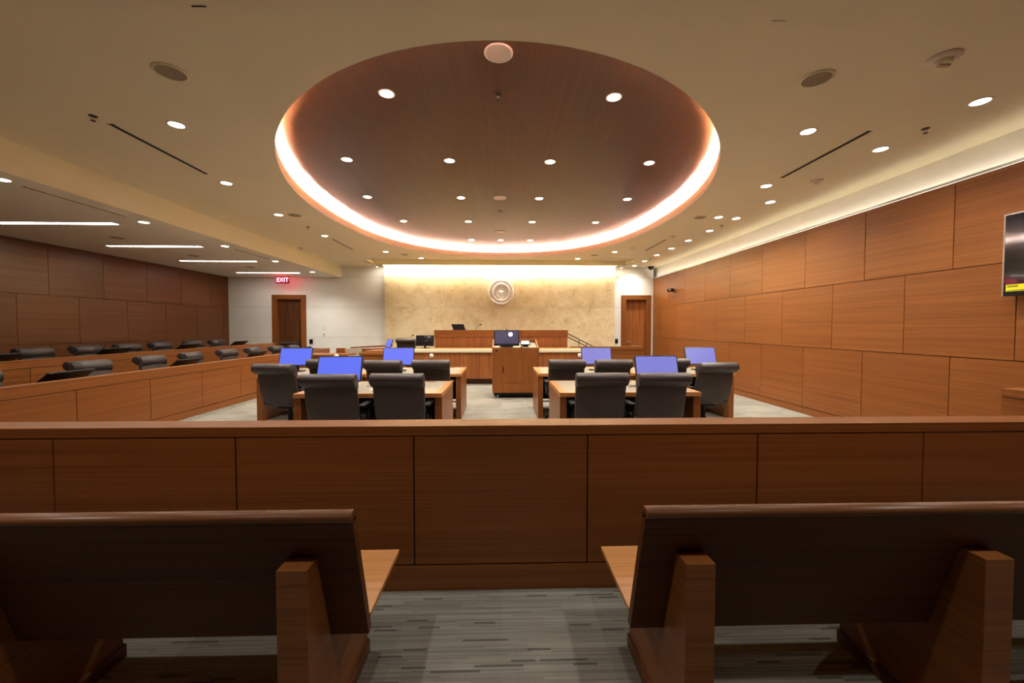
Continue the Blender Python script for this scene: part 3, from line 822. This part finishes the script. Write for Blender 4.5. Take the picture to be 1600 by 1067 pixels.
# ------------------------------------------------------------------ jury box
J = [5.045 - 1.035 * k_ for k_ in range(-8, 3)]
t = thing('jury_box_rail', 'front wood rail of the jury box, long panelled low wall on the left', 'railing')
panelled(t, 'y', 2.60, 12.33, -5.25, 0.88, 0.745, 0.12, sorted(J), 0.10, 'y', face=1)
box('end_panel', 'veneer_x', (-6.12, -5.355, 12.25, 12.33, 0, 0.875), t, 0.003)
box('desk_ledge', 'veneer_y', (-5.75, -5.37, 2.6, 11.95, 0.70, 0.73), t, 0.003)
t = thing('jury_back_rail', 'second wood rail before the raised back jury row', 'railing', (0, 0, 0))
panelled(t, 'y', 2.60, 12.48, -6.98, 1.035, 0.915, 0.27, sorted(J), 0.08, 'y', face=1, mat='veneer_')
box('end_panel', 'veneer_x', (-7.88, -7.075, 12.4, 12.48, 0.0, 1.0), t, 0.003)
box('desk_ledge', 'veneer_y', (-7.5, -7.075, 2.6, 12.39, 0.87, 0.90), t, 0.003)
def jury_monitor():
    t = thing('tilted_monitor', 'x', 'monitor')
    R_ = Matrix.Translation((0, 0, 0.125)) @ Matrix.Rotation(math.radians(52), 4, 'Y')
    m_ = MB(); m_.T = R_; m_.box(-0.012, 0.012, -0.275, 0.275, -0.165, 0.16); m_.build('housing', 'black_plastic', t, 0.006)
    m_ = MB(); m_.T = R_; m_.box(-0.014, -0.011, -0.255, 0.255, -0.145, 0.145); m_.build('screen', 'screen_glass', t)
    m_ = MB(); m_.box(-0.03, 0.03, -0.08, 0.08, 0, 0.09); m_.build('foot', 'black_plastic', t, 0.004)
    return t
jm = jury_monitor()
for k_, (x, y, z, lb) in enumerate([(-5.565, 5.20, 0.73, 'black tilted monitor on the front jury rail, nearest'), (-5.565, 7.12, 0.73, 'black tilted monitor on the front jury rail, second'),
      (-5.565, 9.15, 0.73, 'black tilted monitor on the front jury rail, third'), (-5.565, 11.3, 0.73, 'black tilted monitor on the front jury rail, farthest'),
      (-7.26, 5.85, 0.90, 'black tilted monitor on the back jury rail, nearest'), (-7.26, 7.62, 0.90, 'black tilted monitor on the back jury rail, second'),
      (-7.26, 9.37, 0.90, 'black tilted monitor on the back jury rail, third'), (-7.26, 11.15, 0.90, 'black tilted monitor on the back jury rail, farthest')]):
    place(jm, k_ == 0, (x, y, z + 0.01), 0, lb, 'black tilted monitors in the jury box')

# ------------------------------------------------------------------ podium
t = thing('podium', 'tall wood podium on casters in the middle of the courtroom', 'podium', (0.31, 8.45, 0))
a, d = 0.50, 0.72
MB().prism([(0.0, 0.12), (0.0, 1.05), (0.0, 1.085), (0.03, 1.085), (d, 1.24), (d, 0.12)], 'x', -a, -a + 0.03).prism([(0.0, 0.12), (0.0, 1.085), (0.03, 1.085), (d, 1.24), (d, 0.12)], 'x', a - 0.03, a).build('side_panel', 'veneer_z', t, 0.003)
box('front_panel', 'veneer_z', (-a + 0.03, a - 0.03, 0.0, 0.03, 0.12, 1.085), t, 0.003)
box('back_panel', 'veneer_z', (-a + 0.03, a - 0.03, d - 0.03, d, 0.12, 1.235), t, 0.003)
MB().prism([(0.03, 0.98), (0.03, 1.03), (d - 0.03, 1.16), (d - 0.03, 1.11)], 'x', -a + 0.03, a - 0.03).build('sloped_top', 'laminate', t)
dr = box('door', 'veneer_z', (-0.31, 0.20, -0.006, 0.002, 0.34, 0.83), t, 0.002)
box('door_handle', 'dark_bronze', (-0.272, -0.256, -0.02, -0.004, 0.56, 0.68), dr, 0.003)
MB().box(-0.42, -0.385, -0.008, 0.0, 1.0, 1.035).build('lock', 'black_plastic', t, 0.002)
box('plinth', 'black_matte', (-a + 0.03, a - 0.03, 0.06, d - 0.03, 0.055, 0.12), t, 0)
for x in (-a + 0.12, a - 0.12):
    for y in (0.08, d - 0.1):
        c_ = MB(); c_.T = Matrix.Translation((x, y, 0.03)) @ Matrix.Rotation(PI / 2, 4, 'Y'); c_.lathe([(0.02, -0.014), (0.029, -0.011), (0.029, 0.011), (0.02, 0.014)], 16)
        c_.T = None; c_.box(x - 0.02, x + 0.02, y - 0.02, y + 0.02, 0.045, 0.07); c_.build('caster', 'silver', t)
# monitor on the podium
t = thing('monitor', 'dark-screened monitor with a white round icon on the podium', 'monitor', (0.12, 8.66, 1.098))
R_ = Matrix.Translation((0, 0, 0.19)) @ Matrix.Rotation(math.radians(-10), 4, 'X')
m_ = MB(); m_.T = R_; m_.box(-0.275, 0.275, 0, 0.03, -0.175, 0.17); m_.build('housing', 'black_plastic', t, 0.006)
m_ = MB(); m_.T = R_; m_.box(-0.255, 0.255, -0.002, 0.001, -0.13, 0.152); s_ = m_.build('screen', 'podium_screen', t)
m_ = MB(); m_.T = R_ @ Matrix.Translation((0.085, -0.003, 0.075)) @ Matrix.Rotation(PI / 2, 4, 'X'); m_.lathe([(0.047, -0.0), (0.047, 0.002)], 28); m_.build('icon', 'screen_white', s_)
m_ = MB(); m_.box(-0.04, 0.04, 0.03, 0.06, 0, 0.2); m_.box(-0.14, 0.14, -0.03, 0.14, -0.0, 0.02); m_.build('stand', 'black_plastic', t, 0.004)
m_ = MB(); m_.T = R_; m_.box(-0.012, 0.012, 0.0, 0.02, 0.17, 0.195); m_.build('webcam', 'black_plastic', t, 0.003)
t = thing('touch_panel', 'small touch panel with a bright white screen on the podium top', 'touch panel', (0.54, 8.80, 1.12))
R_ = Matrix.Rotation(math.radians(20), 4, 'X')
m_ = MB(); m_.T = R_; m_.box(-0.11, 0.11, -0.05, 0.16, 0.02, 0.04); m_.build('housing', 'black_plastic', t, 0.004)
m_ = MB(); m_.T = R_; m_.box(-0.095, 0.075, -0.03, 0.14, 0.0395, 0.042); m_.build('screen', 'screen_white', t)
m_ = MB(); m_.box(-0.06, 0.06, -0.02, 0.05, -0.02, 0.035); m_.build('foot', 'black_plastic', t)
t = thing('gooseneck_microphone', 'thin black microphone standing beside the monitor on the podium', 'microphone', (0.435, 8.62, 1.066))
MB().lathe([(0.02, 0.0), (0.02, 0.02), (0.006, 0.03)], 14).build('base', 'black_plastic', t)
MB().tube([(0, 0, 0.02), (0.002, 0.0, 0.2), (0.0, -0.02, 0.33)], 0.005, 8).build('stem', 'black_plastic', t)
MB().tube([(0, -0.02, 0.33), (0, -0.03, 0.37)], 0.011, 10).build('head', 'black_matte', t)

# ------------------------------------------------------------------ clerk counter and judge bench
t = thing('clerk_counter', 'long low wood counter with a pale top edge before the judge bench', 'counter')
box('front_panel', 'figured_z', (-2.4, 2.25, 10.55, 10.60, 0.15, 0.85), t, 0.002)
box('toe_kick', 'dark_bronze', (-2.35, 2.2, 10.66, 10.70, 0, 0.15), t, 0)
box('end_panel', 'veneer_z', (-2.4, -2.35, 10.55, 11.4, 0.0, 0.85), t, 0.002)
box('end_panel', 'veneer_z', (2.2, 2.25, 10.55, 11.4, 0.0, 0.85), t, 0.002)
box('transaction_top', 'stone_edge', (-2.45, 2.30, 10.50, 10.78, 0.852, 0.925), t, 0.004)
box('work_surface', 'oak_x', (-2.40, 2.25, 10.785, 11.40, 0.86, 0.93), t, 0.003)
t = thing('judge_bench', 'tall wood judge bench with a banded top, before the stone wall', 'judge bench')
box('front_panel', 'figured_z', (-1.95, 1.96, 11.72, 11.77, 0, 1.25), t, 0.002)
box('side_panel', 'veneer_z', (-1.95, -1.90, 11.77, 12.5, 0, 1.25), t, 0.002)
box('side_panel', 'veneer_z', (1.91, 1.96, 11.77, 12.5, 0, 1.25), t, 0.002)
box('top_band', 'veneer_x', (-1.96, 1.97, 11.70, 11.80, 1.255, 1.432), t, 0.003)
box('desk_surface', 'veneer_x', (-1.90, 1.91, 11.80, 12.45, 1.10, 1.14), t, 0.003)
struct(box('floor_judge_riser', 'carpet', (-1.9, 2.9, 11.8, 13.58, 0, 0.45), bevel=0))

t = thing('monitor', 'black monitor seen from behind, left of the judge bench on the counter', 'monitor', (-2.12, 11.12, 0.93))
R_ = Matrix.Translation((0, 0, 0.215)) @ Matrix.Rotation(math.radians(-10), 4, 'X')
m_ = MB(); m_.T = R_; m_.box(-0.25, 0.25, 0, 0.03, -0.15, 0.15); m_.build('housing', 'black_plastic', t, 0.006)
m_ = MB(); m_.T = R_; m_.box(-0.235, 0.235, -0.002, 0.001, -0.135, 0.135); m_.build('rear_panel', 'screen_glass', t)
m_ = MB(); m_.box(-0.03, 0.03, 0.02, 0.05, 0, 0.15); m_.box(-0.12, 0.12, -0.05, 0.12, 0, 0.012); m_.build('stand', 'black_plastic', t, 0.003)
m_ = MB(); m_.T = R_; m_.tube([(0.0, -0.004, 0.16), (0.01, -0.01, 0.09)], 0.006); m_.tube([(-0.02, -0.01, -0.03), (0.08, -0.012, 0.02)], 0.006); m_.build('mounting_arm', 'silver', t)
t = thing('monitor', 'black monitor tilted back on top of the judge bench', 'monitor', (-1.27, 12.0, 1.14))
R_ = Matrix.Translation((0, 0, 0.36)) @ Matrix.Rotation(math.radians(18), 4, 'Y') @ Matrix.Rotation(math.radians(12), 4, 'X')
m_ = MB(); m_.T = Matrix.Translation((0, 0, 0.33)) @ Matrix(((1, 0, -0.35, 0), (0, 1, 0.1, 0), (0, 0, 1, 0), (0, 0, 0, 1)))
m_.box(-0.18, 0.19, 0, 0.03, -0.13, 0.14); m_.build('housing', 'black_plastic', t, 0.006)
m_ = MB(); m_.box(-0.03, 0.03, 0.03, 0.05, 0, 0.3); m_.box(-0.1, 0.1, -0.05, 0.1, 0, 0.012); m_.build('stand', 'black_plastic', t, 0.003)
def goose(x, y, z, pts, label):
    t = thing('gooseneck_microphone', label, 'microphone', (x, y, z))
    MB().lathe([(0.03, 0), (0.03, 0.015), (0.008, 0.02)], 14).build('base', 'black_plastic', t)
    MB().tube(pts, 0.005, 8).build('stem', 'dark_bronze', t)
    p, q = Vector(pts[-1]), Vector(pts[-1]) - Vector(pts[-2])
    MB().tube([p, p + q.normalized() * 0.05], 0.018, 10).build('head', 'black_matte', t)
goose(-0.76, 12.0, 1.14, [(0, 0, 0.01), (0.0, 0, 0.32), (0.03, 0, 0.38), (0.12, -0.02, 0.44)], 'gooseneck microphone bent to the right above the judge bench')
goose(-2.52, 11.15, 0.93, [(0, 0, 0.01), (0.0, 0, 0.22), (0.02, 0, 0.30), (0.05, -0.0, 0.34)], 'gooseneck microphone rising left of the counter monitor')

# right rail and handrail
t = thing('side_partition', 'low wood partition between the counter and the right back door', 'partition')
box('panel', 'veneer_x', (2.32, 4.13, 11.46, 11.52, 0.0, 0.86), t, 0.002)
box('cap', 'veneer_x', (2.0, 4.14, 11.44, 11.55, 0.865, 0.958), t, 0.003)
box('return_panel', 'veneer_y', (4.08, 4.13, 11.55, 12.4, 0.0, 0.95), t, 0.002)
t = thing('stair_handrail', 'dark bronze double handrail sloping down right of the judge bench', 'handrail')
for nm, dz in (('upper_rail', 0.0), ('lower_rail', -0.10)):
    m_ = MB(); m_.tube([(1.975, 12.3, 1.36 + dz), (2.10, 12.3, 1.30 + dz), (3.05, 12.3, 0.82 + dz), (3.1, 12.3, 0.80 + dz)], 0.016, 10)
    m_.build(nm, 'dark_bronze', t)
for x, z in ((2.42, 1.14), (2.66, 1.02), (3.0, 0.85)):
    MB().tube([(x, 12.3, 0.0), (x, 12.3, z)], 0.014, 8).build('post', 'dark_bronze', t)

# witness stand and reporter desk, left of the counter
t = thing('witness_stand', 'low wood witness stand with stepped rails left of the counter', 'witness stand')
box('front_panel', 'veneer_x', (-3.62, -2.46, 10.30, 10.36, 0.0, 0.80), t, 0.002)
box('front_cap', 'veneer_x', (-3.64, -2.44, 10.27, 10.42, 0.805, 0.865), t, 0.003)
box('rear_panel', 'veneer_x', (-3.62, -2.46, 11.45, 11.50, 0.0, 0.92), t, 0.002)
box('side_panel', 'veneer_y', (-3.62, -3.57, 10.42, 11.45, 0.0, 0.86), t, 0.002)
t2 = thing('angled_partition', 'low wood partition with a sloping top behind the witness stand', 'partition')
MB().prism([(-4.35, 0.90), (-3.15, 0.965), (-3.15, 1.01), (-4.35, 0.945)], 'y', 11.6, 11.66).build('sloping_rail', 'veneer_x', t2, 0.003)
box('back_screen', 'veneer_x', (-4.35, -2.46, 11.6, 11.66, 0.0, 0.90), t2, 0.002)
t = thing('reporter_desk', 'small low wood desk between the jury box and witness stand', 'desk')
box('front_panel', 'veneer_x', (-4.95, -3.9, 10.20, 10.24, 0.0, 0.79), t, 0.002)
box('desk_top', 'veneer_x', (-4.98, -3.88, 10.17, 10.75, 0.795, 0.83), t, 0.003)
box('raised_panel', 'veneer_x', (-4.42, -4.2, 10.78, 10.84, 0.0, 0.96), t, 0.003)
box('side_panel', 'veneer_y', (-4.95, -4.91, 10.24, 10.74, 0.0, 0.79), t, 0.002)
# beige mesh chair
t = thing('mesh_back_chair', 'beige mesh-backed chair behind the reporter desk', 'chair', (-4.03, 11.15, 0))
m_ = MB(); m_.prism([(-0.26, 0.48), (0.26, 0.48), (0.235, 0.90), (0.18, 0.965), (0.05, 0.945), (-0.05, 0.945), (-0.20, 0.955), (-0.235, 0.90)], 'y', -0.24, -0.215); m_.build('backrest', 'mesh_beige', t, 0.006)
box('seat', 'mesh_beige', (-0.25, 0.25, -0.2, 0.25, 0.42, 0.48), t, 0.02)
MB().lathe([(0.03, 0.42), (0.03, 0.1)], 12).build('gas_column', 'black_plastic', t)
m_ = MB()
for i in range(5):
    a_ = 2 * PI * i / 5; m_.tube([(0, 0, 0.1), (0.28 * math.cos(a_), 0.28 * math.sin(a_), 0.03)], 0.02, 8)
m_.build('star_base', 'black_plastic', t)
# witness monitor and chair
t = place(mon, False, (-3.05, 10.9, 0.90), -0.95, 'narrow angled lit blue monitor on the witness stand', None)
t.scale = (0.72, 0.72, 0.72)
m_ = box('stand_shelf', 'veneer_x', (-3.56, -2.5, 10.43, 11.44, 0.86, 0.895), [o for o in C.objects if o.name == 'witness_stand'][0], 0.003)
place(ch0, False, (-2.82, 12.15, 0.155), 0.0, 'brown leather chair beyond the witness stand, before the stone wall', None)
struct(box('floor_witness_riser', 'carpet', (-3.9, -1.97, 11.62, 12.9, 0, 0.17), bevel=0))

# ------------------------------------------------------------------ wall fittings
# state seal
SX, SZ, SY = 0.0, 2.70, 13.6
t = thing('wall_seal', 'round white state seal with a star on the stone wall', 'seal', (SX, SY, SZ))
RX = Matrix.Rotation(PI / 2, 4, 'X')
def disc(prof, mat, name, seg=64, parent=t):
    m_ = MB(); m_.T = RX; m_.lathe(prof, seg); return m_.build(name, mat, parent)
disc([(0.425, 0.0), (0.425, 0.03), (0.415, 0.04), (0.395, 0.042), (0.385, 0.032), (0.30, 0.032), (0.295, 0.04), (0.28, 0.042), (0.27, 0.03), (0.002, 0.03)], 'seal_plaster', 'disc')
m_ = MB()
txt = 'THE STATE OF TEXAS'
for i, ch in enumerate(txt):
    if ch == ' ': continue
    an = math.radians(205 - 230 * i / (len(txt) - 1))
    vs, fs = text_mesh(ch, 0.078, 0.004)
    T_ = RX @ Matrix.Translation((0.34 * math.cos(an), 0.34 * math.sin(an), 0.036)) @ Matrix.Rotation(an - PI / 2, 4, 'Z')
    m_.add([T_ @ v for v in vs], fs)
m_.build('lettering', 'seal_shade', t)
m_ = MB(); m_.T = RX
pts = []
for k_ in range(10):
    a_ = PI / 2 + k_ * PI / 5; r_ = 0.135 if k_ % 2 == 0 else 0.055; pts.append((r_ * math.cos(a_), r_ * math.sin(a_)))
vs = [(x, y, 0.03) for x, y in pts] + [(0, 0, 0.058)]
m_.add(vs, [(k_, (k_ + 1) % 10, 10) for k_ in range(10)])
m_.build('star', 'seal_plaster', t)
m_ = MB(); m_.T = RX
for s_ in (-1, 1):
    for k_ in range(11):
        a_ = math.radians(-80 + 15 * k_); cx_, cy_ = s_ * 0.205 * math.cos(a_), 0.205 * math.sin(a_)
        for dr_ in (-0.5, 0.5):
            b2 = a_ + PI / 2 + dr_
            ux, uy = s_ * math.cos(b2), math.sin(b2)
            L_, W_ = 0.052, 0.012
            m_.add([(cx_, cy_, 0.031), (cx_ + ux * L_ * .5 - uy * W_, cy_ + uy * L_ * .5 + ux * W_, 0.038), (cx_ + ux * L_, cy_ + uy * L_, 0.032), (cx_ + ux * L_ * .5 + uy * W_, cy_ + uy * L_ * .5 - ux * W_, 0.038)], [(0, 1, 2, 3)])
m_.build('wreath', 'seal_shade', t)

# exit sign
t = thing('exit_sign', 'glowing red EXIT sign hanging above the left back door', 'exit sign', (-7.18, 13.35, HJ))
box('canopy', 'trim_white', (-0.20, 0.20, -0.04, 0.04, -0.035, 0.0), t, 0.004)
box('panel', 'exit_panel', (-0.215, 0.215, -0.008, 0.008, -0.27, -0.035), t, 0.002)
vs, fs = text_mesh('EXIT', 0.20, 0.003)
m_ = MB(); T_ = Matrix.Translation((0, -0.012, -0.155)) @ RX @ Matrix.Scale(0.95, 4, (1, 0, 0)); m_.add([T_ @ v for v in vs], fs); m_.build('lettering', 'exit_red', t)
m_ = MB(); T2 = Matrix.Rotation(PI, 4, 'Z') @ T_; m_.add([T2 @ v for v in vs], fs); m_.build('rear_lettering', 'exit_red', t)

# small wall fittings
def plate(name, label, cat, x, z, w_, h_, mat, detail=None, group=None):
    t = thing(name, label, cat, (x, YB, z), 0, group)
    box('cover', mat, (-w_ / 2, w_ / 2, -0.02, 0, -h_ / 2, h_ / 2), t, 0.004)
    if detail:
        for (a, b_, c_, d_, mt, nm) in detail: box(nm, mt, (a, b_, -0.026, -0.018, c_, d_), t, 0.002)
plate('thermostat', 'white thermostat on the white back wall, upper of two fittings', 'thermostat', -6.05, 1.50, 0.085, 0.15, 'white_plastic', [(-0.02, 0.03, -0.062, -0.045, 'seal_shade', 'slot')])
plate('control_panel', 'grey and white switch plate on the back wall under the thermostat', 'switch', -6.05, 1.235, 0.075, 0.15, 'white_plastic', [(-0.02, 0.02, 0.02, 0.05, 'black_plastic', 'button'), (-0.02, 0.02, -0.05, -0.02, 'seal_shade', 'button')])
plate('card_reader', 'black wall panel right of the left back door', 'wall panel', -6.50, 1.03, 0.11, 0.16, 'black_plastic', [(-0.03, 0.03, -0.05, 0.05, 'screen_glass', 'screen')])
plate('card_reader', 'black wall panel left of the right back door', 'wall panel', 4.03, 1.03, 0.10, 0.16, 'black_plastic', [(-0.03, 0.03, -0.05, 0.05, 'screen_glass', 'screen')])
# little spot fixtures at the stone wall's top corners
for x, lb in ((-4.18, 'tiny round fitting at the ceiling left of the stone wall'), (4.12, 'tiny round fitting at the ceiling right of the stone wall')):
    t = thing('mini_spotlight', lb, 'spotlight', (x, 13.60, H))
    MB().lathe([(0.05, 0), (0.05, -0.02), (0.035, -0.04)], 18).build('housing', 'silver', t)
    MB().lathe([(0.03, -0.038), (0.02, -0.055)], 18).build('lens', 'lamp_lens_dim', t)
# dome camera
t = thing('dome_camera', 'black dome camera on the ceiling in the back right corner', 'camera', (5.12, 13.55, H))
MB().lathe([(0.11, 0), (0.11, -0.03), (0.09, -0.04)], 24).build('base', 'black_plastic', t)
MB().lathe([(0.085, -0.035), (0.08, -0.07), (0.055, -0.105), (0.02, -0.118)], 24).build('dome', 'screen_glass', t)
# camera on the right wall
t = thing('wall_camera', 'small black camera bracketed to the right wood wall near the back', 'camera', (XR, 12.1, 2.64))
box('bracket', 'silver', (-0.10, 0, -0.03, 0.03, -0.06, 0.04), t, 0.004)
m_ = MB(); m_.T = Matrix.Translation((-0.14, -0.03, 0.01)) @ Matrix.Rotation(0.5, 4, 'Z'); m_.box(-0.07, 0.07, -0.08, 0.06, -0.05, 0.05); hd = m_.build('head', 'black_plastic', t, 0.015)
m_ = MB(); m_.T = Matrix.Translation((-0.19, -0.13, 0.01)) @ Matrix.Rotation(0.5, 4, 'Z') @ RX; m_.lathe([(0.03, -0.02), (0.03, 0.02), (0.02, 0.025)], 18); m_.build('lens', 'silver', hd)

# television on the right wall
t = thing('wall_television', 'large black television on the right wood wall, half out of frame', 'television', (XR, 3.28, 2.26))
t.rotation_euler = (0, 0, 0)
box('housing', 'black_plastic', (-0.10, -0.05, -0.735, 0.735, -0.42, 0.42), t, 0.006)
f = MB()
f.box(-0.104, -0.098, -0.735, 0.735, 0.405, 0.42); f.box(-0.104, -0.098, -0.735, -0.722, -0.42, 0.405); f.box(-0.104, -0.098, 0.722, 0.735, -0.42, 0.405)
f.build('bezel', 'silver', t, 0.001)
box('screen', 'screen_glass', (-0.103, -0.099, -0.72, 0.72, -0.385, 0.403), t, 0)
box('wall_mount', 'black_plastic', (-0.05, 0.0, -0.3, 0.3, -0.25, 0.25), t, 0.004)
st_ = box('sticker', 'yellow_sticker', (-0.1055, -0.1035, 0.40, 0.70, -0.375, -0.305), t, 0)
m_ = MB()
for r0, (a, b_, z) in enumerate([(0.60, 0.69, -0.32), (0.60, 0.69, -0.330), (0.42, 0.55, -0.34), (0.42, 0.69, -0.366)]):
    m_.box(-0.1062, -0.1054, a, b_, z - 0.003, z + 0.003)
m_.build('printing', 'black_matte', st_)
